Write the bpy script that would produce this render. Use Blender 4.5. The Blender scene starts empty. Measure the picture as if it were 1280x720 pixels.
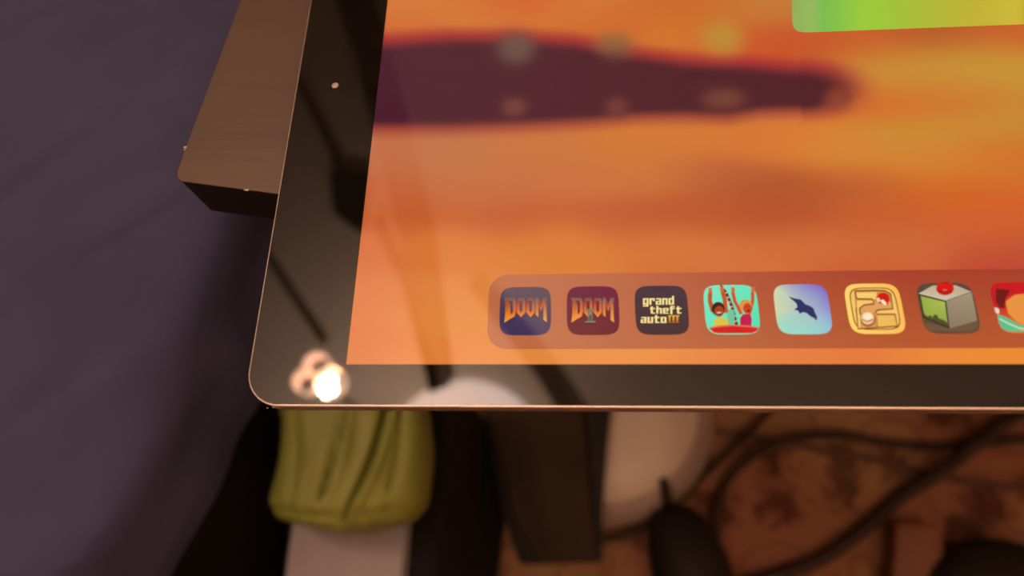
import bpy, bmesh, math, random
from mathutils import Vector, Matrix, noise
random.seed(4)
S = bpy.context.scene
COL = S.collection

# ------------------------------------------------------------ camera
Z0 = 0.66                       # height of the tablet's glass above the floor
FPX = 870.0
CR = Vector((0.99646716, 0.02217533, -0.08100275))   # camera right, up, forward in the room
CU = Vector((0.00956296, 0.92827737, 0.37176561))
CF = Vector((-0.08343705, 0.37122685, -0.92478586))
CP = Vector((0.00989033, -0.05212923, 0.14348029 + Z0))
cd = bpy.data.cameras.new('camera'); cam = bpy.data.objects.new('camera', cd); COL.objects.link(cam)
cam.matrix_world = Matrix(((CR.x, CU.x, -CF.x, CP.x), (CR.y, CU.y, -CF.y, CP.y), (CR.z, CU.z, -CF.z, CP.z), (0, 0, 0, 1)))
cd.sensor_width = 36; cd.lens = 36 * FPX / 1280; cd.clip_start = 0.005
cd.dof.use_dof = True; cd.dof.focus_distance = 0.168; cd.dof.aperture_fstop = 8.0
S.camera = cam
# ------------------------------------------------------------ world, exposure
w = bpy.data.worlds.new('world'); S.world = w; w.use_nodes = True
w.node_tree.nodes['Background'].inputs[0].default_value = (0.02, 0.014, 0.01, 1)
w.node_tree.nodes['Background'].inputs[1].default_value = 1.0
S.view_settings.view_transform = 'Standard'; S.view_settings.look = 'None'
S.view_settings.exposure = 0.0; S.view_settings.gamma = 1.0
LAMP_L = 1400.0                  # radiance of the ceiling lamp's bulbs
LAMP_C = (1.0, 0.67, 0.42)

def at(x, y, z):                # point at height z (room) seen at photo pixel x, y
    d = CR * ((x - 640) / FPX) + CU * ((360 - y) / FPX) + CF
    return CP + d * ((z - CP.z) / d.z)
def mirrored(x, y, z):          # point at height z whose reflection in the tablet's glass is at x, y
    q = at(x, y, Z0); d = q - CP; d.z = -d.z
    return q + d * ((z - Z0) / d.z)
def project(p):
    d = p - CP; f = d.dot(CF)
    return 640 + FPX * d.dot(CR) / f, 360 - FPX * d.dot(CU) / f

# ------------------------------------------------------------ helpers
def tag(o, label=None, cat=None, group=None, kind=None):
    for k, v in (('label', label), ('category', cat), ('group', group), ('kind', kind)):
        if v: o[k] = v
    return o
def empty(name, loc, label, cat, group=None):
    o = bpy.data.objects.new(name, None); COL.objects.link(o); o.location = loc; o.empty_display_size = .02
    bpy.context.view_layer.update()
    return tag(o, label, cat, group)
def obj(name, bm, mat, parent=None, smooth=False, recalc=True):
    if recalc: bmesh.ops.recalc_face_normals(bm, faces=bm.faces)
    me = bpy.data.meshes.new(name); bm.to_mesh(me); bm.free()
    for m in (mat if isinstance(mat, list) else [mat]): me.materials.append(m)
    if smooth:
        for p in me.polygons: p.use_smooth = True
    o = bpy.data.objects.new(name, me); COL.objects.link(o)
    if parent is not None:
        o.parent = parent; o.matrix_parent_inverse = parent.matrix_world.inverted()
    return o
def origin_to(o, p):            # move a top-level mesh's origin without moving the mesh
    p = Vector(p); o.data.transform(Matrix.Translation(-p)); o.location = p
    return o
def box(bm, c, s, rot=0.0, bev=0.0):
    r = bmesh.ops.create_cube(bm, size=1)
    vs = r['verts']
    bmesh.ops.scale(bm, vec=s, verts=vs)
    if bev:
        es = list({e for v in vs for e in v.link_edges})
        rb = bmesh.ops.bevel(bm, geom=es, offset=bev, segments=2, affect='EDGES', profile=.6)
        vs = list({v for v in rb['verts']} | {v for f in rb['faces'] for v in f.verts})
        vs = list({v for v in bm.verts if v in set(vs)} )
    M = Matrix.Translation(c) @ Matrix.Rotation(rot, 4, 'Z')
    bmesh.ops.transform(bm, matrix=M, verts=vs)
def nb(): return bmesh.new()
def loft(bm, rings, cap0=True, cap1=True, closed=True):
    R = [[bm.verts.new(p) for p in r] for r in rings]
    n = len(R[0])
    for a, b in zip(R, R[1:]):
        for i in range(n if closed else n - 1):
            j = (i + 1) % n
            bm.faces.new((a[i], a[j], b[j], b[i]))
    if cap0: bm.faces.new(R[0][::-1])
    if cap1: bm.faces.new(R[-1])
    return R
def catmull(pts, n=8):
    P = [Vector(p) for p in pts]; P = [P[0] * 2 - P[1]] + P + [P[-1] * 2 - P[-2]]
    out = []
    for i in range(1, len(P) - 2):
        for k in range(n):
            t = k / n
            a, b, c, d = P[i - 1:i + 3]
            out.append(.5 * ((2 * b) + (c - a) * t + (2 * a - 5 * b + 4 * c - d) * t * t + (3 * b - a - 3 * c + d) * t ** 3))
    out.append(P[-2]); return out
def tube(bm, pts, rad, n=8, smooth=True):
    P = catmull(pts) if smooth else [Vector(p) for p in pts]
    rings = []
    up = Vector((0, 0, 1))
    for i, p in enumerate(P):
        t = (P[min(i + 1, len(P) - 1)] - P[max(i - 1, 0)]).normalized()
        u = up if abs(t.z) < .95 else Vector((1, 0, 0))
        a = t.cross(u).normalized(); b = a.cross(t)
        r = rad(i / (len(P) - 1)) if callable(rad) else rad
        rings.append([p + (a * math.cos(q) + b * math.sin(q)) * r for q in [2 * math.pi * k / n for k in range(n)]])
    loft(bm, rings)
def lathe(bm, c, prof, n=40, squash=(1, 1), caps=True):
    c = Vector(c)
    rings = [[c + Vector((math.cos(2 * math.pi * k / n) * r * squash[0], math.sin(2 * math.pi * k / n) * r * squash[1], z)) for k in range(n)] for r, z in prof]
    loft(bm, rings, caps, caps)
def rrect(x0, y0, x1, y1, r, z, n=8):
    out = []
    for cx, cy, a0 in ((x1 - r, y1 - r, 0), (x0 + r, y1 - r, 90), (x0 + r, y0 + r, 180), (x1 - r, y0 + r, 270)):
        for k in range(n + 1):
            a = math.radians(a0 + 90 * k / n)
            out.append(Vector((cx + r * math.cos(a), cy + r * math.sin(a), z)))
    return out
def prism(bm, poly, z0, z1, bev=0.0):
    a = [Vector((p[0], p[1], z0)) for p in poly]; b = [Vector((p[0], p[1], z1)) for p in poly]
    va = [bm.verts.new(p) for p in a]; vb = [bm.verts.new(p) for p in b]
    n = len(a); fs = [bm.faces.new(va[::-1]), bm.faces.new(vb)]
    for i in range(n): fs.append(bm.faces.new((va[i], va[(i + 1) % n], vb[(i + 1) % n], vb[i])))
    if bev:
        es = list({e for f in fs for e in f.edges})
        bmesh.ops.bevel(bm, geom=es, offset=bev, segments=2, affect='EDGES', profile=.6)

# ------------------------------------------------------------ materials
def srgb(c):
    return tuple((v / 255 / 12.92) if v / 255 <= .04045 else ((v / 255 + .055) / 1.055) ** 2.4 for v in c)
def mat(name, col, rough=.6, metal=0, spec=.5, var=0.0, vscale=20, bump=0.0, bscale=80, stretch=(1, 1, 1), col2=None, coat=0):
    m = bpy.data.materials.new(name); m.use_nodes = True
    nt = m.node_tree; N = nt.nodes; L = nt.links; b = N['Principled BSDF']
    b.inputs['Roughness'].default_value = rough; b.inputs['Metallic'].default_value = metal
    b.inputs['Specular IOR Level'].default_value = spec
    b.inputs['Base Color'].default_value = (*col, 1); b.inputs['Coat Weight'].default_value = coat
    tc = N.new('ShaderNodeTexCoord'); mp = N.new('ShaderNodeMapping'); mp.inputs['Scale'].default_value = stretch
    L.new(tc.outputs['Object'], mp.inputs[0])
    if var or col2:
        nz = N.new('ShaderNodeTexNoise'); nz.inputs['Scale'].default_value = vscale; nz.inputs['Detail'].default_value = 5
        L.new(mp.outputs[0], nz.inputs[0])
        rp = N.new('ShaderNodeValToRGB'); rp.color_ramp.elements[0].position = .35; rp.color_ramp.elements[1].position = .65
        c2 = col2 or tuple(v * (1 + var) for v in col)
        rp.color_ramp.elements[0].color = (*(col if col2 else tuple(v * (1 - var) for v in col)), 1)
        rp.color_ramp.elements[1].color = (*c2, 1)
        L.new(nz.outputs[0], rp.inputs[0]); L.new(rp.outputs[0], b.inputs['Base Color'])
    if bump:
        n2 = N.new('ShaderNodeTexNoise'); n2.inputs['Scale'].default_value = bscale; n2.inputs['Detail'].default_value = 4
        L.new(mp.outputs[0], n2.inputs[0])
        bp = N.new('ShaderNodeBump'); bp.inputs['Strength'].default_value = bump; bp.inputs['Distance'].default_value = .002
        L.new(n2.outputs[0], bp.inputs['Height']); L.new(bp.outputs[0], b.inputs['Normal'])
    return m
def glow(name, col, s):
    m = bpy.data.materials.new(name); m.use_nodes = True
    b = m.node_tree.nodes['Principled BSDF']
    b.inputs['Base Color'].default_value = (*col, 1)
    b.inputs['Emission Color'].default_value = (*col, 1); b.inputs['Emission Strength'].default_value = s
    return m
M = {
    'wall': mat('wall_paint', (.74, .62, .50), .8, var=.05, vscale=3, bump=.1),
    'ceil': mat('ceiling_paint', (.86, .76, .67), .8, var=.04, vscale=2, bump=.1),
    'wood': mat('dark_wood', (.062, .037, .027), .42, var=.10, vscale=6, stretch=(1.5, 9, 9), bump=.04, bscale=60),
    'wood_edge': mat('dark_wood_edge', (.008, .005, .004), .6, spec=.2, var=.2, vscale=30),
    'chip': mat('bare_chipped_wood', (.5, .4, .3), .5),
    'alu': mat('brushed_aluminium', (.50, .42, .38), .30, metal=1, var=.03, vscale=200),
    'alu_dark': mat('worn_aluminium_side', (.20, .125, .10), .55, metal=.2, var=.2, vscale=300),
    'rim': mat('polished_aluminium_edge', (.95, .86, .82), .3, metal=1),
    'glass': mat('black_cover_glass', (.004, .0035, .003), .02, spec=.55),
    'camring': mat('camera_ring', (.006, .005, .005), .1),
    'camlens': mat('camera_lens', (.30, .27, .25), .3),
    'sheet': mat('navy_cotton', (.044, .046, .108), .85, spec=.2, var=.10, vscale=8, bump=.25, bscale=900),
    'black': mat('black_fabric_and_bed_shade', (.006, .005, .005), .9, spec=.15, var=.3, vscale=40, bump=.2, bscale=400),
    'blackp': mat('black_plastic', (.008, .005, .004), .6, spec=.2, var=.2, vscale=60),
    'green': mat('green_nylon', (.150, .162, .028), .55, spec=.35, var=.12, vscale=14, bump=.2, bscale=700),
    'grey': mat('pale_grey_cloth', (.225, .20, .215), .85, spec=.2, var=.1, vscale=20, bump=.3, bscale=600),
    'white': mat('white_plastic', (.44, .37, .32), .45, var=.05, vscale=12),
    'whiterim': mat('off_white_plastic', (.24, .18, .16), .5, var=.05, vscale=20),
    'cable': mat('black_rubber', (.026, .013, .009), .6, spec=.25, var=.3, vscale=50),
    'cable2': mat('dark_red_rubber', (.06, .018, .012), .55, var=.3, vscale=50),
    'case': mat('dark_brown_board', (.030, .019, .010), .8, spec=.1, var=.2, vscale=14, bump=.2),
    'orange': mat('orange_brown_plastic', (.13, .036, .010), .5, var=.15, vscale=25),
    'beam': mat('dark_stained_beam', (.12, .07, .045), .6, var=.3, vscale=15),
    'shade': glow('glowing_peach_glass', (1.0, .60, .40), 16.0),
    'bulb': glow('lamp_bulb', LAMP_C, LAMP_L),
}
# screen: all its colours come from the pixels' own colour attribute, glass gloss on top
m = bpy.data.materials.new('lit_display'); m.use_nodes = True
nt = m.node_tree; b = nt.nodes['Principled BSDF']
b.inputs['Base Color'].default_value = (.004, .0035, .003, 1); b.inputs['Roughness'].default_value = .02
b.inputs['Specular IOR Level'].default_value = .55
a = nt.nodes.new('ShaderNodeAttribute'); a.attribute_name = 'pixel'
nt.links.new(a.outputs['Color'], b.inputs['Emission Color']); b.inputs['Emission Strength'].default_value = 1.0
M['screen'] = m
# patterned carpet
m = bpy.data.materials.new('flowered_carpet'); m.use_nodes = True
nt = m.node_tree; N = nt.nodes; L = nt.links; b = N['Principled BSDF']; b.inputs['Roughness'].default_value = .95
b.inputs['Specular IOR Level'].default_value = .1
tc = N.new('ShaderNodeTexCoord')
def ramp(src, p0, c0, p1, c1):
    r = N.new('ShaderNodeValToRGB'); r.color_ramp.elements[0].position = p0; r.color_ramp.elements[0].color = (*c0, 1)
    r.color_ramp.elements[1].position = p1; r.color_ramp.elements[1].color = (*c1, 1); L.new(src, r.inputs[0]); return r.outputs[0]
def mix(f, a_, b_):
    x = N.new('ShaderNodeMix'); x.data_type = 'RGBA'
    if isinstance(f, float): x.inputs[0].default_value = f
    else: L.new(f, x.inputs[0])
    for s_, v in ((x.inputs[6], a_), (x.inputs[7], b_)):
        if isinstance(v, tuple): s_.default_value = (*v, 1)
        else: L.new(v, s_)
    return x.outputs[2]
n1 = N.new('ShaderNodeTexNoise'); n1.inputs['Scale'].default_value = 5.5; n1.inputs['Detail'].default_value = 2
L.new(tc.outputs['Object'], n1.inputs[0])
base = ramp(n1.outputs[0], .42, (.27, .165, .085), .60, (.21, .092, .055))
v1 = N.new('ShaderNodeTexVoronoi'); v1.voronoi_dimensions = '2D'; v1.inputs['Scale'].default_value = 13
nd = N.new('ShaderNodeTexNoise'); nd.inputs['Scale'].default_value = 60; nd.inputs['Detail'].default_value = 2
L.new(tc.outputs['Object'], nd.inputs[0])
vm = N.new('ShaderNodeVectorMath'); vm.operation = 'MULTIPLY_ADD'; vm.inputs[1].default_value = (.06, .06, .06)
L.new(nd.outputs['Color'], vm.inputs[0]); L.new(tc.outputs['Object'], vm.inputs[2]); L.new(vm.outputs[0], v1.inputs[0])
flower = ramp(v1.outputs['Distance'], .16, (.75, .75, .75), .36, (0, 0, 0))
n3 = N.new('ShaderNodeTexNoise'); n3.inputs['Scale'].default_value = 14; n3.inputs['Detail'].default_value = 0
L.new(tc.outputs['Object'], n3.inputs[0])
stem_ = N.new('ShaderNodeMath'); stem_.operation = 'SUBTRACT'; stem_.inputs[1].default_value = .5; L.new(n3.outputs[0], stem_.inputs[0])
ab = N.new('ShaderNodeMath'); ab.operation = 'ABSOLUTE'; L.new(stem_.outputs[0], ab.inputs[0])
vine = ramp(ab.outputs[0], .006, (.45, .45, .45), .03, (0, 0, 0))
c = mix(vine, base, (.10, .035, .02)); c = mix(flower, c, (.035, .011, .008))
L.new(c, b.inputs['Base Color'])
n4 = N.new('ShaderNodeTexNoise'); n4.inputs['Scale'].default_value = 500; L.new(tc.outputs['Object'], n4.inputs[0])
bp = N.new('ShaderNodeBump'); bp.inputs['Strength'].default_value = .4; bp.inputs['Distance'].default_value = .003
L.new(n4.outputs[0], bp.inputs['Height']); L.new(bp.outputs[0], b.inputs['Normal'])
M['carpet'] = m

# ------------------------------------------------------------ room
X0, X1, Y0, Y1, ZC = -1.7, 1.7, -1.4, 2.3, Z0 + 1.74
def struct(name, c, s, mt):
    bm = nb(); box(bm, (0, 0, 0), s); o = obj(name, bm, mt); o.location = c; tag(o, kind='structure'); return o
xm, ym = (X0 + X1) / 2, (Y0 + Y1) / 2
struct('floor', (xm, ym, -.05), (X1 - X0 + .2, Y1 - Y0 + .2, .1), M['carpet'])
struct('ceiling', (xm, ym, ZC + .05), (X1 - X0 + .2, Y1 - Y0 + .2, .1), M['ceil'])
struct('wall_left', (X0 - .05, ym, ZC / 2), (.1, Y1 - Y0 + .2, ZC), M['wall'])
struct('wall_right', (X1 + .05, ym, ZC / 2), (.1, Y1 - Y0 + .2, ZC), M['wall'])
struct('wall_front', (xm, Y1 + .05, ZC / 2), (X1 - X0, .1, ZC), M['wall'])
struct('wall_back', (xm, Y0 - .05, ZC / 2), (X1 - X0, .1, ZC), M['wall'])

# ------------------------------------------------------------ ceiling lamp (its bulbs light the room)
ZL = ZC - .52
lc = mirrored(402, 478, ZL)
lamp = empty('ceiling_lamp', (lc.x, lc.y, ZC), 'lit ceiling lamp with clustered glowing glass shades, mirrored in the tablet corner', 'lamp')
bm = nb(); lathe(bm, (lc.x, lc.y, ZC - .03), [(.001, -.002), (.05, 0), (.06, .03)], 24); obj('mount', bm, M['white'], lamp, True)
bm = nb(); tube(bm, [(lc.x, lc.y, ZC - .02), (lc.x, lc.y, ZL + .05)], .008, smooth=False); obj('stem', bm, M['beam'], lamp)
def mpt(x, y, z): return mirrored(x, y, z)
for px, py, r in ((384, 478, .022), (398, 459, .024), (414, 478, .026)):
    p = mpt(px, py, ZL)
    bm = nb()
    lathe(bm, p, [(r * 1.05, .022), (r * 1.12, .018), (r * 1.2, -.016), (r * 1.12, -.016), (r * .98, .018), (r * 1.05, .022)], 20, (1, 1), False)
    sh = obj('lamp_shade', bm, M['shade'], lamp, True)
    bm = nb(); tube(bm, [(lc.x, lc.y, ZL + .06), (p.x, p.y, p.z + .035)], .006, smooth=False); obj('arm', bm, M['beam'], lamp)
for px, py, r in ((410, 487, .016), (413, 475, .009)):
    p = mpt(px, py, ZL)
    bm = nb(); bmesh.ops.create_icosphere(bm, subdivisions=2, radius=r, matrix=Matrix.Translation(p)); obj('bulb', bm, M['bulb'], lamp, True)

sd_ = bpy.data.lights.new('added_uplight', 'SPOT'); sd_.energy = 52; sd_.color = (1.0, .70, .51); sd_.spot_size = math.radians(172); sd_.spot_blend = .35; sd_.shadow_soft_size = .03
su = bpy.data.objects.new('added_uplight', sd_); COL.objects.link(su); su.location = (lc.x, lc.y, ZL + .06); su.rotation_euler = (math.pi, 0, 0)   # extra spot added at the lamp to brighten the ceiling
su.parent = lamp; su.matrix_parent_inverse = lamp.matrix_world.inverted()
fl = empty('added_floor_lamp', (.75, -.95, 0), 'added unseen floor lamp, slim and dark, evening out the ceiling light, behind the camera', 'lamp')  # made-up lamp, out of view, spreads light more evenly over the ceiling
bm = nb(); lathe(bm, (.75, -.95, 0), [(.13, .0), (.13, .015), (.02, .03), (.001, .03)], 32); obj('foot', bm, M['beam'], fl, True)
bm = nb(); tube(bm, [(.75, -.95, .02), (.75, -.95, 1.50)], .012, smooth=False); obj('pole', bm, M['beam'], fl)
bm = nb(); lathe(bm, (.75, -.95, 1.5), [(.02, .0), (.08, .03), (.14, .09), (.135, .09), (.075, .036), (.018, .006), (.001, .005)], 32); obj('bowl', bm, M['beam'], fl, True)
sf = bpy.data.lights.new('added_floor_lamp_light', 'SPOT'); sf.energy = 90; sf.color = (1.0, .66, .45); sf.spot_size = math.radians(165); sf.spot_blend = .5; sf.shadow_soft_size = .04
so = bpy.data.objects.new('added_floor_lamp_light', sf); COL.objects.link(so); so.location = (.75, -.95, 1.575); so.rotation_euler = (math.pi, 0, 0)
so.parent = fl; so.matrix_parent_inverse = fl.matrix_world.inverted()
# dark fittings across the ceiling (the photo shows them mirrored in the glass)
def bar(name, pts, wid, z, label, cat='bar', th=.03):
    P = [mirrored(x, y, z) for x, y in pts]
    bm = nb(); rings = []
    for i, p in enumerate(P):
        t = (P[min(i + 1, len(P) - 1)] - P[max(i - 1, 0)]); t.z = 0; t.normalize(); n = Vector((-t.y, t.x, 0))
        ww = wid[i] / 2 * 0.0024
        rings.append([p + n * ww, p - n * ww, p - n * ww + Vector((0, 0, th)), p + n * ww + Vector((0, 0, th))])
    loft(bm, rings)
    o = origin_to(obj(name, bm, M['beam']), P[0]); return tag(o, label, cat)
bar('ceiling_bar', [(425, -60), (462, 60), (484, 150), (520, 300), (558, 540)], [60, 46, 42, 38, 20], ZC - .03, 'widest dark bar under the ceiling, mirrored down the screen left side')
bar('ceiling_bar', [(350, 62), (385, 125), (425, 208), (442, 245)], [8, 9, 10, 12], ZC - .03, 'thin dark bar under the ceiling leading to the black box')
bar('ceiling_bar', [(335, 320), (362, 362), (388, 400), (403, 424)], [9, 10, 11, 11], ZC - .03, 'thin dark bar under the ceiling beside the lit lamp')
bar('ceiling_bar', [(590, 350), (631, 400), (680, 465), (722, 530)], [14, 17, 19, 20], ZC - .03, 'dark bar under the ceiling, mirrored below the first app icon')
bar('ceiling_bar', [(470, 280), (505, 350), (532, 440), (552, 520)], [9, 11, 14, 14], ZC - .03, 'slim dark bar under the ceiling beside the widest bar')
P = [mirrored(x, y, ZC - .05) for x, y in ((410, 212), (462, 216), (452, 284), (440, 281), (415, 262))]
bm = nb(); prism(bm, [(p.x, p.y) for p in P], ZC - .05, ZC - .0, .01)
o = origin_to(obj('black_box', bm, M['blackp']), P[0]); tag(o, 'small black box fixed under the ceiling at the end of a thin bar', 'box')
dc = mirrored(578, 574, ZC - .05)
bm = nb(); lathe(bm, (dc.x, dc.y, ZC), [(.22, 0), (.22, -.02), (.19, -.04), (.10, -.055), (.001, -.06)], 40)
o = origin_to(obj('ceiling_dome', bm, glow('frosted_dome', (1.0, .74, .62), 11.0), smooth=True), (dc.x, dc.y, ZC)); tag(o, 'softly glowing round frosted dome on the ceiling, mirrored in the lower bezel', 'dome light')

# ------------------------------------------------------------ table under the tablet
ZT = Z0 - .0075
th = math.radians(-9.4); ex = Vector((math.cos(th), math.sin(th), 0)); th2 = math.radians(-7.4); ey = Vector((-math.sin(th2), math.cos(th2), 0))
K = at(217, 225, ZT) + Vector((0, 0, 0))
TW, TD, TT = .72, .62, .0165
tb = empty('side_table', (K + ex * TW / 2 + ey * TD / 2) * 1.0 - Vector((0, 0, ZT)), 'dark brown wooden table with a chipped square edge under the tablet', 'table')
def tpt(a, b_, z): p = K + ex * a + ey * b_; return Vector((p.x, p.y, z))
def skewed(bm, a0, b0, a1, b1, z0, z1, bev): prism(bm, [tpt(a0, b0, 0)[:2], tpt(a1, b0, 0)[:2], tpt(a1, b1, 0)[:2], tpt(a0, b1, 0)[:2]], z0, z1, bev)
SLAB = [tpt(a, b_, 0)[:2] for a, b_ in ((.0022, 0), (TW, 0), (TW, TD), (0, TD), (0, .003), (.0006, .0012))]
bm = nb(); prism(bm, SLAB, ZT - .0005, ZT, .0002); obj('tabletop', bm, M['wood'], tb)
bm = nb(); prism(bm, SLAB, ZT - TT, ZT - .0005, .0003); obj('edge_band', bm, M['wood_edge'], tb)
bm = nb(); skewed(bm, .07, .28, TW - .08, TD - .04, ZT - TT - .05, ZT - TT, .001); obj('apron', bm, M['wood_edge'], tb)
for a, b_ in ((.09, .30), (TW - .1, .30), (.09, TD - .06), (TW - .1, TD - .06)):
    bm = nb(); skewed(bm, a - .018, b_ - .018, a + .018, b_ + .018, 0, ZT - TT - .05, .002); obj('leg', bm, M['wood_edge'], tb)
for px, py, r in ((309, 237.5, .0005), (231.5, 184, .0005), (230.5, 187, .0003), (306, 237.3, .0003)):
    bm = nb(); p = at(px, py, ZT + .00005)
    bmesh.ops.create_icosphere(bm, subdivisions=1, radius=r, matrix=Matrix.Translation(p) @ Matrix.Diagonal((1, .7, .25, 1)))
    tag(obj('chip', bm, M['chip'], tb), 'pale chip on the table edge')

# ------------------------------------------------------------ bed
ZB = Z0 - .20
e0, e1 = at(283, 300, ZB), at(108, 720, ZB)
def edge_x(y): return e0.x + (e1.x - e0.x) * (y - e0.y) / (e1.y - e0.y)
bed = empty('bed', (-.95, .3, 0), 'bed covered with a creased dark navy blue sheet left of the table', 'bed')
bm = nb(); rows = []
prof = [(-1.35, 0), (-1.2, 0)] + [(-1.2 + 1.17 * (k / 60) ** .8, 0) for k in range(1, 61)]
prof += [(-.022, -.0015), (-.014, -.004), (-.007, -.009), (-.002, -.016), (.001, -.025), (.002, -.036), (.004, -.05), (.007, -.064), (.006, -.078), (.005, -.086)]
NY = 150
ys = [-.95 + 2.35 * k / NY for k in range(NY + 1)]
ys = sorted(set([round(v, 4) for v in ys] + [round(-.3 + .006 * k, 4) for k in range(110)]))
for y in ys:
    r = []
    for dx, dz in prof:
        near = max(0, 1 - abs(dx) / .35)
        wob = .004 * math.sin(y * 31) + .003 * noise.noise(Vector((y * 14, .3, 1)))
        x = max(X0 + .012, edge_x(y) + dx + wob * near) if dx < -.1 else edge_x(y) + dx + wob * near
        q = Vector((x * .9 - y * .75, x * .5 + y * .45, 0))     # creases run diagonally
        s_ = (x * .64 - y * .77); l_ = (x * .77 + y * .64)
        h = .012 * noise.noise(Vector((s_ * 11, l_ * 2.2, 3))) + .016 * (1 - abs(noise.noise(Vector((s_ * 17 + 5, l_ * 3, 7))))) ** 5 \
            + .0015 * noise.noise(Vector((x * 40, y * 30, 2)))
        z = ZB + dz + (h if dz > -.02 else 0) + (.012 * noise.noise(Vector((y * 9, 0, 9))) if dz < -.05 else 0)
        if dz < -.03: x += .007 * noise.noise(Vector((y * 22, dz * 10, 4)))
        r.append(Vector((x, y, z)))
    rows.append(r)
loft(bm, rows, False, False, closed=False)
o = obj('sheet', bm, M['sheet'], bed, True, recalc=False)
if o.data.polygons[0].normal.z < 0: o.data.flip_normals()
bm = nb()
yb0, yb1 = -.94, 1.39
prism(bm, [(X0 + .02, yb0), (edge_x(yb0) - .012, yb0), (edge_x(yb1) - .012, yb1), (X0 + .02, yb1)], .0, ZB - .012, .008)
tag(obj('base', bm, M['black'], bed), 'bed base with its side shade put in as black colour')  # near-black colour stands in for the shade on the bed's side

# ------------------------------------------------------------ the tablet
T = dict(x0=-.0607, x1=.1899, y0=-.02126, y1=.15284)
D = dict(x0=T['x0'] + .0218, x1=T['x1'] - .0218, y0=-.01211, y1=-.01211 + .1554)
tx, ty = (T['x0'] + T['x1']) / 2, (T['y0'] + T['y1']) / 2
tab = empty('tablet', (tx, ty, ZT), 'tablet with black bezel and silver rim showing a bright orange home screen', 'tablet')
def rr(i, z, r=.0078): return rrect(T['x0'] + i, T['y0'] + i, T['x1'] - i, T['y1'] - i, r - i if r - i > .001 else .001, z, 14)
bm = nb(); loft(bm, [rr(.0042, Z0 - .0075), rr(.0018, Z0 - .0070), rr(.0007, Z0 - .0060), rr(.0001, Z0 - .0048), rr(0, Z0 - .0018), rr(0, Z0 - .0004)])
tag(obj('body', bm, M['alu_dark'], tab, True), 'scuffed aluminium side')
bm = nb(); loft(bm, [rr(.0, Z0 - .0004), rr(-.00002, Z0 - .00020), rr(.00012, Z0 - .00005), rr(.00028, Z0 - .00002), rr(.00028, Z0 - .0006)], False, False)
tag(obj('rim', bm, M['rim'], tab), 'thin polished metal rim')
bm = nb(); loft(bm, [rr(.00029, Z0 - .0006), rr(.00029, Z0 - .00006), rr(.0004, Z0)])
g = obj('cover_glass', bm, M['glass'], tab)
for p in g.data.polygons: p.use_smooth = False
bm = nb(); c0 = at(419, 107, Z0); lathe(bm, (c0.x, c0.y, Z0 + .00001), [(.0022, 0), (.0022, .00003), (.0001, .00004)], 24)
fc = obj('front_camera', bm, M['camring'], tab)
bm = nb(); lathe(bm, (c0.x, c0.y, Z0 + .00005), [(.00095, 0), (.0008, .00015), (.0004, .0002), (.0001, .00022)], 20)
obj('camera_lens', bm, M['camlens'], fc, True)
for px in (333, 343, 393, 452, 597, 602, 676, 683, 690, 715, 774, 795, 820, 858, 932, 1010, 1090, 1180):   # nicks in the rim
    p = at(px, 513.2 + random.uniform(-1.5, 1.5), Z0 - .0030); bm = nb(); r = random.uniform(.00012, .00025)
    bmesh.ops.create_icosphere(bm, subdivisions=1, radius=r, matrix=Matrix.Translation((p.x, T['y0'] + .00022, p.z + random.uniform(-.0008, .0006))) @ Matrix.Diagonal((1.3 + random.random() * 1.5, .8, 1, 1)))
    obj('nick', bm, M['rim'], tab)

# screen pictures: flat coloured polygons laid out on the display
def refl(p):                    # light mirrored by the glass at this point of the photo, taken off the display's own colour
    x, y = project(Vector((p[0], p[1], Z0)))
    k = .030 + .066 * math.exp(-((x - 430) / 420) ** 2 - ((y - 470) / 260) ** 2)
    return (k, k * .64, k * .42)
class Pic:
    def __init__(s): s.bm = nb(); s.cl = s.bm.loops.layers.float_color.new('pixel'); s.z = 0
    def poly(s, pts, col, conv=None, dz=2e-5):
        s.z += dz if dz else 0
        P = [conv(*p) if conv else Vector((p[0], p[1], 0)) for p in pts]
        ar = sum(P[i].x * P[(i + 1) % len(P)].y - P[(i + 1) % len(P)].x * P[i].y for i in range(len(P)))
        cols = col if isinstance(col[0], (tuple, list)) else [col] * len(P)
        if ar < 0: P = P[::-1]; cols = cols[::-1]
        vs = [s.bm.verts.new((p.x, p.y, Z0 + .00006 + s.z)) for p in P]
        f = s.bm.faces.new(vs)
        for l, c_ in zip(f.loops, cols):
            k = srgb(c_); rf_ = refl(l.vert.co); l[s.cl] = (*(max(0, k[i] - rf_[i]) for i in range(3)), 1)
        return f
    def ell(s, cx, cy, rx, ry, col, conv=None, n=20, rot=0, dz=2e-5):
        ca, sa = math.cos(rot), math.sin(rot)
        s.poly([(cx + rx * math.cos(a_) * ca - ry * math.sin(a_) * sa, cy + rx * math.cos(a_) * sa + ry * math.sin(a_) * ca) for a_ in [2 * math.pi * k / n for k in range(n)]], col, conv, dz)
    def line(s, pts, w_, col, conv=None, dz=2e-5):
        L_, R_ = [], []
        for i, p in enumerate(pts):
            a_ = Vector(pts[max(i - 1, 0)]); b__ = Vector(pts[min(i + 1, len(pts) - 1)]); t = (b__ - a_).normalized(); n = Vector((-t.y, t.x)) * w_ / 2
            L_.append(tuple(Vector(p) + n)); R_.append(tuple(Vector(p) - n))
        for i in range(len(pts) - 1):
            s.poly([L_[i], L_[i + 1], R_[i + 1], R_[i]], col, conv, dz if i == 0 else 0)
    def done(s, name, parent):
        return obj(name, s.bm, M['screen'], parent, recalc=False)
def on(x, y): return at(x, y, Z0)
def c1(x, y): return at(x / 3.5556 + 600, y / 3.5556 + 330, Z0)
def c2(x, y): return at(x / 3.6 + 940, y / 3.6 + 330, Z0)
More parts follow.
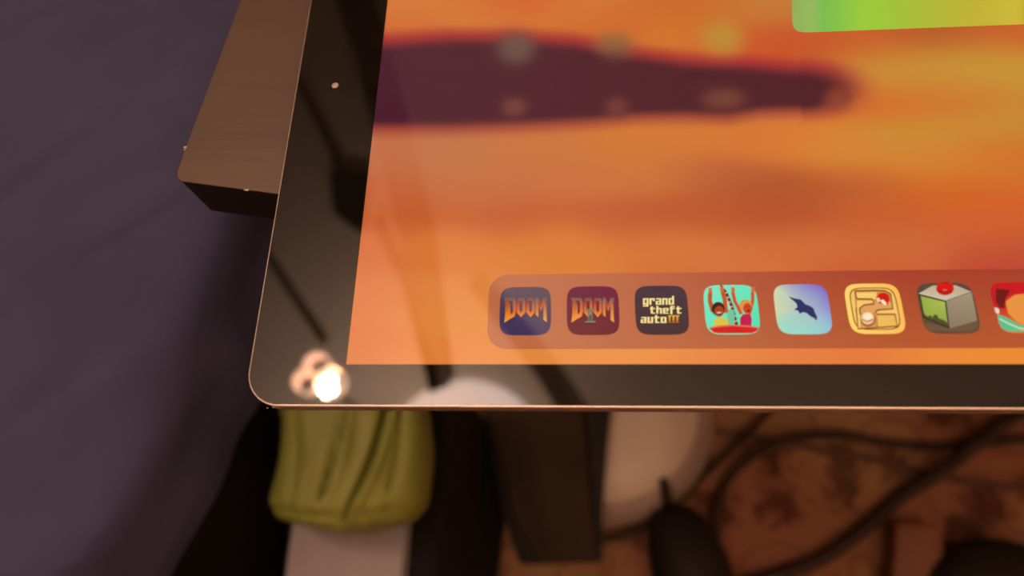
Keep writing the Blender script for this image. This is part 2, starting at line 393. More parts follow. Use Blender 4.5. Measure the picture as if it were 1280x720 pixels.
# wallpaper colour at a photo pixel
SMP = [(490, 10, 215, 125, 66), (600, 12, 212, 130, 65), (650, 2, 218, 95, 55), (720, 14, 212, 130, 62), (760, 30, 210, 105, 55), (860, 10, 205, 110, 52), (950, 15, 200, 125, 62),
       (490, 40, 210, 110, 62), (850, 45, 212, 125, 55), (930, 55, 208, 92, 52), (970, 60, 206, 90, 52), (1010, 60, 195, 90, 50), (1080, 55, 208, 100, 52), (1170, 45, 182, 92, 50), (1260, 45, 205, 100, 52),
       (1100, 80, 203, 145, 62), (1200, 72, 202, 150, 62), (1270, 80, 200, 150, 60), (1080, 100, 206, 140, 62), (1180, 100, 202, 145, 60), (1110, 128, 215, 108, 52), (1180, 125, 208, 122, 56),
       (1140, 160, 205, 142, 58), (1260, 150, 203, 138, 58), (480, 190, 200, 118, 82), (560, 195, 200, 122, 80), (680, 195, 205, 122, 70), (800, 180, 212, 125, 62), (900, 170, 214, 124, 62), (980, 180, 218, 124, 60), (1060, 190, 214, 138, 60),
       (1180, 200, 212, 132, 56), (1270, 200, 210, 118, 52), (480, 240, 202, 112, 74), (600, 235, 200, 118, 75), (720, 225, 206, 118, 70), (820, 215, 208, 122, 66), (900, 222, 190, 100, 62), (980, 235, 180, 92, 55), (1060, 230, 200, 105, 55), (1200, 240, 212, 105, 48),
       (500, 268, 204, 104, 62), (640, 270, 200, 104, 62), (780, 272, 198, 102, 62), (880, 270, 192, 94, 56), (980, 265, 185, 88, 54), (1100, 270, 202, 98, 52), (1240, 275, 212, 100, 52),
       (470, 310, 222, 122, 76), (560, 310, 224, 132, 70), (700, 305, 222, 132, 66), (850, 305, 216, 124, 66), (1000, 305, 210, 112, 62), (1120, 310, 208, 108, 62), (1260, 310, 200, 92, 60),
       (460, 370, 228, 132, 82), (550, 375, 230, 142, 80), (600, 400, 232, 145, 78), (900, 335, 214, 116, 66), (1100, 335, 206, 100, 58), (1270, 335, 190, 74, 56),
       (445, 440, 226, 128, 76), (550, 445, 230, 138, 76), (650, 446, 234, 145, 78), (800, 447, 240, 150, 80), (900, 447, 234, 138, 76), (1000, 447, 230, 128, 70), (1100, 447, 228, 122, 66), (1160, 447, 236, 142, 62), (1260, 447, 236, 138, 58)]
def interp(tab_, x):
    if x <= tab_[0][0]: return tab_[0][1]
    for (a_, va), (b__, vb) in zip(tab_, tab_[1:]):
        if x <= b__: return va + (vb - va) * (x - a_) / (b__ - a_)
    return tab_[-1][1]
BT = [(400, 52), (480, 50), (560, 44), (640, 44), (720, 50), (790, 64), (860, 74), (940, 78), (1000, 84), (1040, 92), (1062, 98), (1084, 108)]
BB = [(400, 162), (480, 161), (560, 161), (650, 158), (740, 153), (800, 147), (850, 146), (910, 148), (950, 141), (1010, 139), (1050, 141), (1084, 140)]
def sst(t): t = max(0, min(1, t)); return t * t * (3 - 2 * t)
def wall(x, y):
    x = max(430, min(1300, x)); y = max(-10, min(460, y))
    W = R_ = G_ = B_ = 0
    for sx, sy, r, g_, b__ in SMP:
        d2 = ((x - sx) / 62) ** 2 + ((y - sy) / 24) ** 2
        k = math.exp(-min(d2, 60)) + 1e-9 / (1 + d2)
        W += k; R_ += k * r; G_ += k * g_; B_ += k * b__
    c_ = [R_ / W, G_ / W, B_ / W]
    def bl(col, k):
        for i in range(3): c_[i] += (col[i] - c_[i]) * k
    if x < 1120:
        t, b_ = interp(BT, min(x, 1084)), interp(BB, min(x, 1084))
        d = min(y - t, b_ - y)
        if x > 985: d = min(d if x < 1000 else 99, (1 - math.hypot((x - 985) / 93, (y - 112) / 31)) * 31)
        top = (y - t) < (b_ - y)
        bl((164, 54, 60) if top else (160, 74, 62), .78 * sst((d + 16) / 18) * (1 if x < 1040 else max(0, (1110 - x) / 70)))
        bl((92 - .006 * (x - 500), 54 - .012 * (x - 480), 58 - .018 * (x - 500)), sst((d + 3) / (20 if top else 15)))
    for bx, by, rx, ry, col, k in ((645, 60, 24, 20, (118, 92, 78), .9), (768, 55, 24, 14, (150, 108, 66), .85), (770, 68, 18, 12, (110, 80, 62), .4), (903, 48, 28, 22, (192, 142, 62), .95),
                                   (643, 134, 16, 12, (130, 78, 66), .8), (771, 134, 15, 13, (128, 72, 62), .8), (905, 124, 28, 14, (128, 76, 60), .85), (1046, 124, 17, 14, (150, 76, 56), .8),
                                   (840, 265, 60, 14, (190, 95, 58), .3), (1000, 240, 90, 14, (178, 92, 52), .4)):
        d2 = ((x - bx) / rx) ** 2 + ((y - by) / ry) ** 2
        bl(col, k * math.exp(-d2 ** 1.5 * .9))
    return tuple(c_)
p = Pic(); NX, NYY = 200, 150
wc = {}
vv = {}
for i in range(NX + 1):
    for j in range(NYY + 1):
        x = D['x0'] + (D['x1'] - D['x0']) * i / NX; y = D['y0'] + (D['y1'] - D['y0']) * j / NYY
        if D['x0'] + .13 < x or y > D['y0'] + .10: q = (min(1300, project(Vector((x, y, Z0)))[0]), project(Vector((x, y, Z0)))[1])
        else: q = project(Vector((x, y, Z0)))
        k = srgb(wall(*q)); rf_ = refl((x, y)); wc[i, j] = tuple(max(0, k[t] - rf_[t]) for t in range(3)); vv[i, j] = p.bm.verts.new((x, y, Z0 + .00004))
for i in range(NX):
    for j in range(NYY):
        ks = ((i, j), (i + 1, j), (i + 1, j + 1), (i, j + 1)); f = p.bm.faces.new([vv[k] for k in ks])
        for l, k in zip(f.loops, ks): l[p.cl] = (*wc[k], 1)
disp = p.done('display', tab); tag(disp, 'lit screen with a blurred orange sunset wallpaper')
# dock
dy0, dy1 = -.00874, .00871; dl = on(610, 392).x; dr = (D['x0'] + D['x1']) - dl
p = Pic()
rin = rrect(dl, dy0, dr, dy1, .0044, 0, 8)
def dcol(x, y):
    px, py = project(Vector((x, y, Z0)))
    t = sst((px - 640) / 560)
    a_ = (198, 120, 84); b__ = (183, 92, 54)
    c_ = [a_[i] + (b__[i] - a_[i]) * t for i in range(3)]
    k = .25 * max(0, min(1, (400 - py) / 60)) * t; c_ = [c_[0] * (1 - k * .3), c_[1] * (1 - k), c_[2] * (1 - k * .4)]
    return tuple(c_)
NN = 24
xs = sorted(set([v.x for v in rin] + [dl + (dr - dl) * k / NN for k in range(NN + 1)]))
def yspan(x):
    r = .0044; d = 0
    if x < dl + r: d = r - math.sqrt(max(0, r * r - (dl + r - x) ** 2))
    if x > dr - r: d = r - math.sqrt(max(0, r * r - (x - dr + r) ** 2))
    return dy0 + d, dy1 - d
for a_, b__ in zip(xs, xs[1:]):
    if b__ - a_ < 1e-6: continue
    (ya, yb), (yc, yd) = yspan(a_), yspan(b__)
    pts = [(a_, ya), (b__, yc), (b__, yd), (a_, yb)]
    p.poly(pts, [dcol(*q) for q in pts], dz=0)
tag(p.done('dock', disp), 'translucent rounded dock bar')
# green window
p = Pic()
def gcol(x, y):
    tab_ = [(990, (150, 176, 92)), (1015, (152, 186, 96)), (1030, (128, 190, 84)), (1080, (158, 204, 66)), (1140, (172, 190, 66)), (1220, (196, 180, 62)), (1270, (206, 186, 66)), (1290, (196, 160, 60))]
    return tuple(interp([(a_, c_[i]) for a_, c_ in tab_], x) - (8 if y < 12 else 0) for i in range(3))
px_ = [990, 991, 993, 996, 1000, 1006, 1015, 1030, 1060, 1080, 1120, 1160, 1220, 1250, 1270, 1290, 1500]
def gb(x): return interp([(990, 26), (991, 32), (993, 36), (996, 38.5), (1000, 40), (1006, 40.5), (1015, 40.4), (1280, 30.5), (1500, 22)], x)
def gt(x): return -200
for a_, b__ in zip(px_, px_[1:]):
    for ya, yb in ((0, 12), (12, 1e9)):
        pts = [(a_, gb(a_) if yb > 99 else 12), (b__, gb(b__) if yb > 99 else 12), (b__, 12 if yb > 99 else gt(b__)), (a_, 12 if yb > 99 else gt(a_))]
        p.poly(pts, [gcol(*q) for q in pts], on, dz=0)
tag(p.done('window_panel', disp), 'yellow green gradient panel with a rounded corner')

PITCH, SZ = .01475, .01132
def tile_pts(k, s_=1.0, n=48):
    out = []
    for q in range(n):
        a_ = 2 * math.pi * q / n; ca, sa = math.cos(a_), math.sin(a_)
        out.append((k * PITCH + SZ / 2 * s_ * math.copysign(abs(ca) ** .42, ca), SZ / 2 * s_ * math.copysign(abs(sa) ** .42, sa)))
    return out
def tile(p, k, f, s_=1.0):
    pts = tile_pts(k, s_); cx = k * PITCH
    cols = [f((x - cx) / SZ * 2, y / SZ * 2) if callable(f) else f for x, y in pts]
    p.z += 2e-5
    cc = f(0, 0) if callable(f) else f
    for i in range(len(pts)):
        j = (i + 1) % len(pts); p.poly([(cx, 0), pts[i], pts[j]], [cc, cols[i], cols[j]], dz=0)
def lerp3(a_, b__, t): t = max(0, min(1, t)); return tuple(a_[i] + (b__[i] - a_[i]) * t for i in range(3))

TOPC, MIDC, BOTC = (118, 112, 108), (176, 70, 48), (246, 160, 70)
def lcol(y):
    if y < 168: return lerp3(TOPC, (165, 78, 60), (y - 150) / 18)
    if y < 205: return lerp3((170, 66, 46), (205, 88, 50), (y - 168) / 37)
    return lerp3((222, 110, 52), BOTC, (y - 205) / 40)
def letters(p, ox, back):
    def P(pts, c_=None): # split into horizontal bands so the gradient runs down the letters
        p.poly([(x + ox, y) for x, y in pts], [lcol(y) for x, y in pts] if c_ is None else c_, c1)
    # D
    P([(108, 152), (112, 178), (112, 215), (108, 262), (136, 243), (136, 178), (128, 166), (128, 152)])
    P([(124, 152), (150, 152), (160, 165), (160, 212), (154, 234), (132, 246), (132, 228), (146, 216), (146, 172), (140, 166), (124, 166)])
    # O O
    for a_, b__, dn in ((163, 202, 238), (206, 244, 238)):
        m_ = (a_ + b__) / 2
        P([(a_ + 7, 153), (a_, 168), (a_, 216), (m_, dn), (m_, 218), (a_ + 13, 206), (a_ + 13, 170), (m_, 166), (m_, 153)])
        P([(m_, 153), (b__ - 7, 153), (b__, 168), (b__, 216), (m_, dn), (m_, 218), (b__ - 13, 206), (b__ - 13, 170), (m_, 166)])
    # M
    P([(247, 152), (260, 152), (260, 238), (247, 226)])
    P([(258, 152), (272, 176), (272, 212), (258, 184)])
    P([(272, 176), (284, 152), (284, 184), (272, 212)])
    P([(282, 152), (298, 152), (296, 180), (296, 215), (298, 262), (282, 250)])
p = Pic(); tile(p, 0, lambda x, y: lerp3((92, 76, 100), (112, 88, 92), .5 + .6 * y + .1 * x))
letters(p, 0, None); tag(p.done('app_icon', disp), 'app icon with orange lettering on a blue grey tile')
p = Pic(); tile(p, 1, lambda x, y: lerp3((120, 44, 56), (122, 54, 72), .5 + .5 * y))
letters(p, 298, None)
for xx in (483, 497):
    p.poly([(xx - 7, 206), (xx + 7, 206), (xx + 7, 213), (xx + 4, 215), (xx + 4, 253), (xx + 8, 262), (xx - 8, 262), (xx - 4, 253), (xx - 4, 215), (xx - 7, 213)], (112, 122, 98), c1)
p.poly([(466, 203), (514, 203), (510, 211), (470, 211)], (126, 128, 104), c1); p.poly([(468, 256), (512, 256), (516, 263), (464, 263)], (130, 134, 108), c1)
tag(p.done('app_icon', disp), 'app icon with orange lettering and a green grey numeral on a maroon tile')
# lettering from the built-in font
def text(p, s_, x0, x1, y0, y1, col, conv, off=.03):
    cu = bpy.data.curves.new('t', 'FONT'); cu.body = s_; cu.offset = off; cu.resolution_u = 2
    to = bpy.data.objects.new('t', cu); me = bpy.data.meshes.new_from_object(to)
    vx = [v.co for v in me.vertices]; ax, bx = min(v.x for v in vx), max(v.x for v in vx); ay, by = min(v.y for v in vx), max(v.y for v in vx)
    p.z += 2e-5
    for f in me.polygons:
        p.poly([(x0 + (vx[i].x - ax) / (bx - ax) * (x1 - x0), y1 + (vx[i].y - ay) / (by - ay) * (y0 - y1)) for i in f.vertices], col, conv, dz=0)
    bpy.data.objects.remove(to); bpy.data.curves.remove(cu); bpy.data.meshes.remove(me)
p = Pic(); tile(p, 2, lambda x, y: lerp3((84, 62, 58), (86, 66, 72), .5 + .5 * y))
CR_ = (252, 226, 150)
# heavy blocky lower-case letters, drawn stroke by stroke (x, y on a small cell: width w, body 0..1, ascender -.35, descender 1.3)
GL = {
 'g': [(0, 0, .34, 1), (.66, 0, 1, 1.28), (.3, 0, .7, .2), (.3, .76, .7, 1), (0, 1.1, .75, 1.28)],
 'r': [(0, 0, .38, 1), (.34, 0, 1, .26), (.68, .2, 1, .45)],
 'a': [(.1, 0, 1, .2), (.66, .1, 1, 1), (0, .42, .7, .58), (0, .42, .34, 1), (.3, .8, .7, 1)],
 'n': [(0, 0, .36, 1), (.64, .06, 1, 1), (.3, 0, .9, .22)],
 'd': [(0, 0, .36, 1), (.64, -.35, 1, 1), (.3, 0, .7, .2), (.3, .8, .7, 1)],
 't': [(.18, -.3, .55, 1), (0, 0, .95, .2), (.5, .8, .95, 1)],
 'h': [(0, -.35, .36, 1), (.64, .06, 1, 1), (.3, 0, .9, .22)],
 'e': [(0, 0, .36, 1), (.3, 0, 1, .2), (.66, .1, 1, .55), (.3, .44, .8, .6), (.3, .8, 1, 1)],
 'f': [(.15, -.35, .52, 1.1), (.45, -.35, .95, -.13), (0, 0, .9, .2)],
 'u': [(0, 0, .36, 1), (.64, 0, 1, 1), (.3, .8, .7, 1)],
 'o': [(0, 0, .36, 1), (.64, 0, 1, 1), (.3, 0, .7, .2), (.3, .8, .7, 1)]}
def blocky(p, word, x0, x1, yb0, yb1, col, conv):
    cw = (x1 - x0) / len(word)
    p.z += 2e-5
    for i, ch in enumerate(word):
        for q, (a_, t_, b__, d_) in enumerate(GL[ch]):
            xa, xb = x0 + cw * (i + a_ * .86), x0 + cw * (i + b__ * .86); ya, yb = yb0 + (yb1 - yb0) * t_, yb0 + (yb1 - yb0) * d_
            p.poly([(xa, ya), (xb, ya), (xb, yb), (xa, yb)], col, conv, dz=3e-6)
blocky(p, 'grand', 724, 866, 153, 182, CR_, c1)
blocky(p, 'theft', 754, 900, 197, 222, CR_, c1)
blocky(p, 'auto', 714, 832, 237, 264, CR_, c1)
for xx in (842, 859, 876):
    p.poly([(xx - 4.5, 232), (xx + 4.5, 232), (xx + 4.5, 264), (xx - 4.5, 264)], [(236, 180, 80), (236, 180, 80), (176, 98, 36), (176, 98, 36)], c1)
p.poly([(834, 230), (886, 230), (886, 235), (834, 235)], (228, 165, 70), c1); p.poly([(834, 260), (886, 260), (886, 265), (834, 265)], (170, 98, 40), c1)
tag(p.done('app_icon', disp), 'app icon with cream block lettering on a dark grey tile')
# coaster riders
p = Pic(); tile(p, 3, lambda x, y: lerp3((92, 226, 178), (130, 232, 196), .5 + .3 * y - .3 * x))
SK = (196, 92, 52)
p.line([(1066, 97), (1092, 130), (1118, 190), (1142, 285)], 17, (108, 62, 60), c1)
p.line([(1060, 97), (1086, 132), (1110, 192), (1128, 285)], 5, (226, 200, 176), c1)
for k in range(8): p.line([(1076 + k * 7.4, 112 + k * 21), (1092 + k * 7.4, 106 + k * 21)], 5, (222, 196, 172), c1)
p.poly([(1098, 205), (1128, 205), (1132, 285), (1100, 285)], (120, 196, 156), c1)
for a_ in ([(1022, 130), (1020, 165), (1034, 215)], [(1076, 122), (1086, 160), (1092, 220)]): p.line(a_, 19, SK, c1)
for a_ in ([(1122, 128), (1130, 165), (1160, 225)], [(1210, 128), (1210, 165), (1196, 225)]): p.line(a_, 16, (206, 92, 56), c1)
for x_, y_ in ((1022, 124), (1074, 117), (1122, 122), (1210, 122)):
    p.ell(x_, y_, 9, 10, (214, 112, 66), c1)
    for dx in (-7, 0, 6): p.line([(x_ + dx * .6, y_ - 4), (x_ + dx, y_ - 15)], 5, (214, 112, 66), c1)
p.poly([(1036, 292), (1038, 255), (1054, 242), (1086, 244), (1100, 256), (1102, 292)], (222, 196, 74), c1)
p.ell(1056, 205, 29, 31, (74, 34, 26), c1); p.ell(1060, 216, 21, 24, (178, 78, 44), c1); p.ell(1062, 226, 9, 6, (120, 22, 20), c1); p.ell(1060, 222, 10, 3, (238, 220, 200), c1)
for dx in (-8, 8): p.ell(1060 + dx, 208, 3.2, 2.6, (50, 20, 16), c1)
p.poly([(1152, 290), (1152, 245), (1166, 228), (1196, 228), (1204, 246), (1202, 290)], (196, 32, 82), c1)
p.ell(1176, 190, 28, 26, (222, 150, 78), c1); p.ell(1184, 204, 19, 24, (206, 80, 48), c1); p.ell(1188, 214, 8, 5, (130, 16, 20), c1)
for dx in (-7, 7): p.ell(1184 + dx, 197, 2.8, 2.4, (60, 20, 18), c1)
p.poly([(1014, 292), (1050, 284), (1120, 279), (1190, 284), (1236, 290), (1226, 304), (1205, 314), (1060, 315), (1036, 311)], (216, 40, 44), c1)
p.line([(1016, 291), (1060, 283), (1120, 279), (1190, 284), (1234, 290)], 7, (226, 120, 84), c1)
tag(p.done('app_icon', disp), 'app icon with two cheering riders in a red car')
# bird
p = Pic()
def sky(x, y):
    c_ = lerp3((206, 216, 176), (150, 176, 214), .5 + .55 * x)
    c_ = lerp3(c_, (132, 100, 196), max(0, .5 * x + .6 * y - .1)); c_ = lerp3(c_, (140, 224, 206), max(0, -.75 * y - .2 * x) * .9)
    return lerp3(c_, (234, 214, 150), max(0, .7 - abs(x + .8) - abs(y + .05)))
tile(p, 4, sky)
p.poly([(164, 146), (192, 156), (218, 160), (240, 182), (258, 188), (276, 200), (284, 222), (293, 238), (290, 256), (278, 244), (262, 236), (246, 222), (228, 217), (214, 226), (208, 212), (188, 205), (204, 196), (200, 180), (184, 164)], (52, 58, 100), c2)
p.poly([(164, 146), (176, 152), (184, 164), (176, 160)], (96, 84, 84), c2); p.poly([(284, 232), (293, 238), (290, 256), (282, 246)], (96, 64, 64), c2)
tag(p.done('app_icon', disp), 'app icon with a dark flying bird on a pastel sky')
# maze
p = Pic(); tile(p, 5, lambda x, y: lerp3((250, 190, 92), (255, 214, 110), .5 - .5 * x))
tile(p, 5, (150, 84, 40), .84); tile(p, 5, (244, 198, 108), .80)
DK = (134, 76, 42)
def rnd(pts, col): p.poly(pts, col, c2)
rnd([(458, 122), (600, 120), (622, 132), (632, 205), (560, 210), (556, 224), (644, 226), (656, 284), (474, 296)], (206, 142, 72))
rnd([(466, 130), (560, 128), (556, 160), (470, 160)], (248, 204, 112)); rnd([(470, 165), (540, 166), (545, 182), (500, 186), (484, 200), (488, 288), (474, 290)], (246, 200, 108))
rnd([(486, 206), (504, 190), (548, 188), (556, 168), (600, 168), (626, 176), (628, 198), (560, 204), (548, 214), (554, 284), (492, 290)], (226, 162, 94))
rnd([(562, 232), (638, 232), (648, 278), (566, 284)], (240, 186, 96))
for pts in ([(460, 122), (548, 120), (596, 122), (622, 136), (632, 204), (562, 210), (556, 222)], [(462, 128), (470, 158), (540, 160), (546, 180), (502, 186), (482, 202), (486, 232)], [(560, 228), (642, 228), (654, 282), (476, 294), (466, 200)]):
    p.line(pts, 6, DK, c2)
p.ell(520, 252, 35, 34, (176, 108, 62), c2); p.ell(518, 246, 29, 28, (242, 202, 150), c2); p.ell(518, 238, 20, 15, (252, 232, 196), c2); p.line([(492, 252), (516, 262), (544, 252)], 4, (150, 90, 52), c2)
p.poly([(556, 158), (566, 138), (590, 130), (612, 142), (616, 164), (604, 190), (584, 184), (562, 176)], (214, 36, 32), c2)
p.poly([(572, 168), (586, 162), (602, 178), (600, 190), (586, 184)], (250, 226, 190), c2); p.poly([(556, 158), (568, 154), (574, 170), (562, 176)], (248, 216, 176), c2)
p.line([(584, 148), (594, 152), (590, 160)], 3, (120, 20, 20), c2)
tag(p.done('app_icon', disp), 'yellow app icon with a round ball in a maze')
# cube
p = Pic(); tile(p, 6, lambda x, y: lerp3((104, 78, 56), (92, 76, 66), .5 + .5 * y))
p.poly([(766, 262), (886, 292), (1018, 258), (1010, 292), (985, 304), (880, 304), (796, 300)], (112, 88, 66), c2)
p.poly([(748, 134), (812, 98), (915, 97), (988, 127), (872, 166)], [(206, 186, 158), (196, 172, 142), (206, 188, 160), (190, 172, 146), (214, 198, 168)], c2)
p.poly([(872, 166), (988, 127), (1014, 256), (888, 292)], [(158, 140, 116), (166, 148, 122), (148, 128, 104), (140, 120, 98)], c2)
p.poly([(750, 137), (872, 167), (888, 291), (770, 244)], (62, 54, 40), c2)
p.poly([(757, 145), (866, 172), (880, 280), (775, 239)], [(152, 176, 72), (172, 190, 86), (138, 160, 66), (150, 166, 70)], c2)
p.poly([(775, 239), (772, 226), (788, 238), (800, 232), (812, 242), (818, 228), (832, 232), (838, 246), (856, 252), (874, 262), (880, 280)], (84, 84, 48), c2)
p.line([(872, 166), (988, 127)], 3, (96, 80, 62), c2); p.line([(988, 130), (1014, 256)], 4, (90, 76, 60), c2)
p.ell(866, 112, 40, 30, (184, 22, 26), c2); p.poly([(827, 104), (836, 90), (896, 90), (905, 104), (900, 122), (868, 114), (834, 122)], (214, 30, 32), c2); p.ell(864, 119, 12, 4, (236, 96, 84), c2)
tag(p.done('app_icon', disp), 'app icon with a grey and green box topped by a red dome')
# right-hand icon, cut by the frame: plain colour shapes
p = Pic(); tile(p, 7, lambda x, y: lerp3((226, 120, 50), (190, 26, 44), .5 + .9 * y - .3 * x))
p.poly([(1082, 92), (1105, 84), (1240, 84), (1330, 90), (1330, 150), (1240, 128), (1180, 134), (1130, 160), (1115, 200), (1096, 180)], (204, 22, 40), c2)
p.poly([(1096, 112), (1160, 118), (1138, 160), (1134, 200), (1112, 196), (1096, 170)], (112, 26, 34), c2)
p.poly([(1140, 170), (1180, 140), (1240, 134), (1310, 150), (1320, 250), (1240, 285), (1190, 262), (1150, 222)], (232, 148, 70), c2)
p.poly([(1102, 226), (1140, 240), (1190, 268), (1240, 288), (1330, 300), (1300, 306), (1150, 304), (1122, 290), (1108, 262)], (96, 190, 146), c2)
p.line([(1112, 248), (1150, 268), (1200, 290), (1260, 300)], 7, (210, 220, 170), c2)
p.poly([(1088, 196), (1108, 202), (1112, 222), (1100, 226), (1092, 216)], (226, 214, 190), c2)
tag(p.done('app_icon', disp), 'red orange and teal app icon cut by the frame')

# ------------------------------------------------------------ things below the table
# black storage box with folded cloth and green pouch
ZS = Z0 - .378
bl, br = at(352, 700, ZS), at(508, 700, ZS)
bm = nb(); box(bm, (0, 0, 0), (br.x - bl.x + .024, .29, ZS), 0, .006)
o = obj('storage_box', bm, M['black']); o.location = ((bl.x + br.x) / 2 + .012, -.05, ZS / 2)
tag(o, 'tall black fabric storage box beside the bed, under the grey cloth', 'box')
ZG = ZS + .014
g0, g1 = at(358, 700, ZG), at(505, 700, ZG)
bm = nb()
for k, (z_, i_) in enumerate(((0, 0), (.0047, .0015), (.0094, .001))):
    loft(bm, [rrect(g0.x + i_, -.18, g1.x - i_, .085, .008, ZS + z_ + a_, 4) for a_ in (0, .0012, .0034, .0046)])
for v in bm.verts: v.co.z += .0006 * noise.noise(v.co * 40)
for v in bm.verts: v.co.z = max(v.co.z, ZS)
o = origin_to(obj('folded_cloth', bm, M['grey'], smooth=False), ((g0.x + g1.x) / 2, -.03, ZS)); tag(o, 'pale grey folded cloth lying under the green pouch', 'cloth')
# pouch
zc = ZG + .040
pl, pr = at(345, 600, zc), at(531, 600, zc); end = at(440, 668, zc - .01).y
pcx = (pl.x + pr.x) / 2; hw = (pr.x - pl.x) / 2
bm = nb(); rings = []
NR, NA = 110, 260
for i in range(NR + 1):
    t = i / NR; y = end + .15 * t
    e = min(1, t / .16); s_ = (1 - (1 - e) ** 3.2) ** (1 / 2.4)
    e2 = min(1, (1 - t) / .2); s_ *= (1 - (1 - e2) ** 3) ** (1 / 2.4)
    s_ = max(s_, .02)
    ring = []
    for k in range(NA):
        a_ = 2 * math.pi * k / NA; ca, sa = math.cos(a_), math.sin(a_)
        x_ = math.copysign(abs(ca) ** .72, ca); z_ = math.copysign(abs(sa) ** .72, sa)
        rx = hw * (s_ ** .42) * (1 - .05 * t); rz = .040 * (s_ ** .8)
        f = 0
        u = x_
        for u0, sl, dep, wd, y0_, y1_ in ((-.16, .60, .014, .030, .10, .75), (.26, .95, .013, .032, .0, .9), (.68, .3, .004, .04, .1, .95), (-.55, -.2, .002, .08, 0, .7)):
            uc = u0 + sl * (t - .15)
            if sa > -.1: f -= dep * math.exp(-((u - uc) / wd) ** 2) * sst((t - y0_) / .08) * sst((y1_ - t) / .3)
            f += .3 * dep * math.exp(-((u - uc - .13) / (wd * 2)) ** 2) * sst((t - y0_) / .08)
        f += .0030 * noise.noise(Vector((u * 3.2, t * 5, 1 + sa)))
        # creased bottom lip near the end
        f -= .003 * math.exp(-((t - .055) / .018) ** 2)
        ring.append(Vector((pcx + x_ * rx + .004 * math.sin(t * 6) + ca * f * .5, y + .006 * (u * u) * (1 if t < .5 else 0) + .002 * noise.noise(Vector((u * 4, sa * 2, 8))), max(ZG + .0006, zc + z_ * rz + f * max(0, sa)))))
    rings.append(ring)
loft(bm, rings)
o = origin_to(obj('pouch', bm, M['green'], smooth=True), (pcx, end + .1, ZG)); tag(o, 'stuffed olive green fabric pouch lying on the grey cloth', 'pouch')
# dark brown case on the carpet
def P2(pts, z): return [tuple(at(x, y, z)[:2]) for x, y in pts]
cs = empty('flat_case', (at(690, 610, .044).x, at(690, 610, .044).y, .044), 'dark brown flat case lying across the round white base', 'case')
bm = nb(); prism(bm, P2([(596, 480), (768, 480), (748, 640), (754, 702), (650, 706), (628, 640)], .06), .044, .066, .004); tag(obj('tray', bm, M['blackp'], cs), 'blackish lower tray')
bm = nb(); prism(bm, P2([(604, 480), (726, 480), (738, 640), (747, 700), (672, 704), (638, 640)], .085), .066, .088, .005); obj('lid', bm, M['case'], cs)
# black bag
bc = at(600, 645, .03)
bm = nb(); rings = []
for i in range(17):
    t = i / 16; r_ = (.055 * math.sin(math.pi * (.08 + .86 * t)) ** .5)
    rings.append([Vector((bc.x + (r_ * .45) * math.cos(a_) * (1 + .1 * noise.noise(Vector((a_ * 2, t * 4, 1)))), bc.y + r_ * 1.7 * math.sin(a_) * (1 + .1 * noise.noise(Vector((a_ * 2, t * 4, 5)))), .001 + t * .042)) for a_ in [2 * math.pi * k / 24 for k in range(24)]])
loft(bm, rings); o = origin_to(obj('cloth_bag', bm, M['black'], smooth=True), (bc.x, bc.y, 0)); tag(o, 'small black cloth bag between the storage box and the flat case', 'bag')
# round white base
rc = at(752, 505, .035)
R0 = (rc - at(752, 640, .035)).length
fb = empty('round_base', (rc.x, rc.y, 0), 'round white plastic stand base with a duller sloping rim, on the carpet', 'base')
bm = nb(); lathe(bm, (rc.x, rc.y, 0), [(R0 * .86, .0), (R0 * 1.10, .002), (R0 * 1.12, .012), (R0 * .93, .036), (R0 * .90, .036)], 64); obj('rim', bm, M['whiterim'], fb, True)
bm = nb(); lathe(bm, (rc.x, rc.y, 0), [(R0 * .90, .030), (R0 * .915, .036), (R0 * .90, .040), (R0 * .5, .042), (.01, .042)], 64); obj('top_plate', bm, M['white'], fb, True)
# cables
def cable(pts, r, label, mt='cable', z=None):
    P = [at(x, y, zz) for x, y, zz in pts]; bm = nb(); tube(bm, P, r, 8)
    o = origin_to(obj('cable', bm, M[mt], smooth=True), P[len(P) // 2]); tag(o, label, 'cable')
cable([(735, 678, .005), (790, 666, .005), (838, 636, .005), (875, 600, .005), (908, 568, .009), (935, 543, .0125), (970, 505, .008)], .0036, 'black cable hugging the rim of the round white base')
cable([(960, 780, .006), (915, 735, .006), (898, 690, .006), (896, 640, .006), (910, 600, .007), (945, 567, .017), (995, 548, .019), (1050, 544, .012), (1110, 554, .006), (1180, 558, .006), (1290, 548, .006)], .0052, 'black cable looping around the bare patch of carpet')
cable([(890, 745, .008), (960, 722, .008), (1020, 702, .008), (1075, 665, .008), (1125, 622, .008), (1175, 590, .02), (1225, 552, .02), (1290, 505, .008)], .0072, 'thickest black cable running diagonally across the carpet')
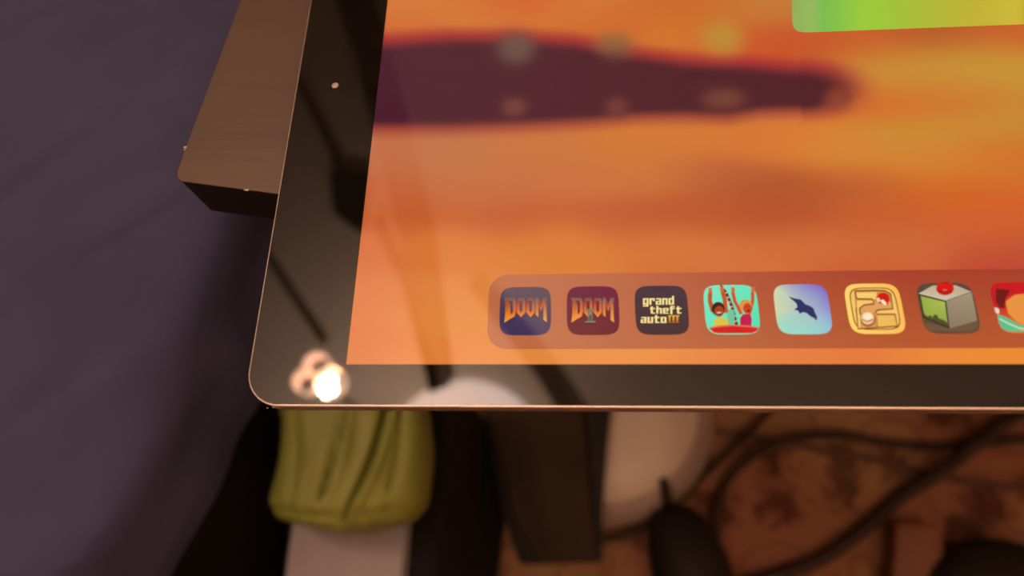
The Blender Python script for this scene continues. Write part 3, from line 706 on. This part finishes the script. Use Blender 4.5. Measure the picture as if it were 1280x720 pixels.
cable([(880, 538, .0038), (930, 545, .0038), (1000, 557, .0038), (1080, 572, .0038), (1160, 592, .0038), (1200, 601, .0038), (1290, 612, .0038)], .0034, 'thin dark red cable passing beneath the thick one', 'cable2')
# dark oval grooming-brush shape with stem
br_ = empty('power_adapter', (at(862, 700, 0).x, at(862, 700, 0).y, 0), 'dark rounded power adapter with a short stem in front of the white base', 'adapter')
cA = at(862, 705, .03); t0 = at(842, 645, .03); t1 = at(828, 604, .03)
bm = nb(); rings = []
ax = (t0 - cA).normalized(); sd = Vector((ax.y, -ax.x, 0))
Lh = (t0 - cA).length
for i in range(21):
    t = -1 + 2 * i / 20; wv = math.sqrt(max(0.0004, 1 - t * t)) ** .8
    c_ = cA + ax * (t * Lh * 1.25) ; hw_ = .040 * wv * (1 - .12 * t)
    rings.append([Vector((c_.x + sd.x * hw_ * math.cos(a_), c_.y + sd.y * hw_ * math.cos(a_), .026 + .0255 * wv * math.sin(a_))) for a_ in [2 * math.pi * k / 24 for k in range(24)]])
loft(bm, rings); obj('body', bm, M['blackp'], br_, True)
bm = nb(); tube(bm, [cA + ax * Lh * 1.1 - Vector((0, 0, .006)), t0 + (t1 - t0) * .4 - Vector((0, 0, .012)), t1 + Vector((0, 0, .016))], lambda t: .009 - .004 * t, 10); obj('stem', bm, M['cable'], br_, True)
# orange thing and dark lump at the lower right
bm = nb(); prism(bm, P2([(1120, 650), (1178, 656), (1188, 790), (1112, 790)], .03), 0, .03, .006)
o = origin_to(obj('orange_box', bm, M['orange']), (at(1150, 700, 0).x, at(1150, 700, 0).y, 0)); tag(o, 'dull orange brown low box on the carpet at lower right', 'box')
q = at(1262, 765, .03); bm = nb()
lathe(bm, (q.x, q.y, 0), [(.07, .001), (.080, .012), (.078, .03), (.06, .042), (.03, .048), (.001, .049)], 40, (1.0, .85))
o = origin_to(obj('black_disc', bm, M['blackp'], smooth=True), (q.x, q.y, 0)); tag(o, 'flat round black object at the lower right corner beside the orange box', 'disc')
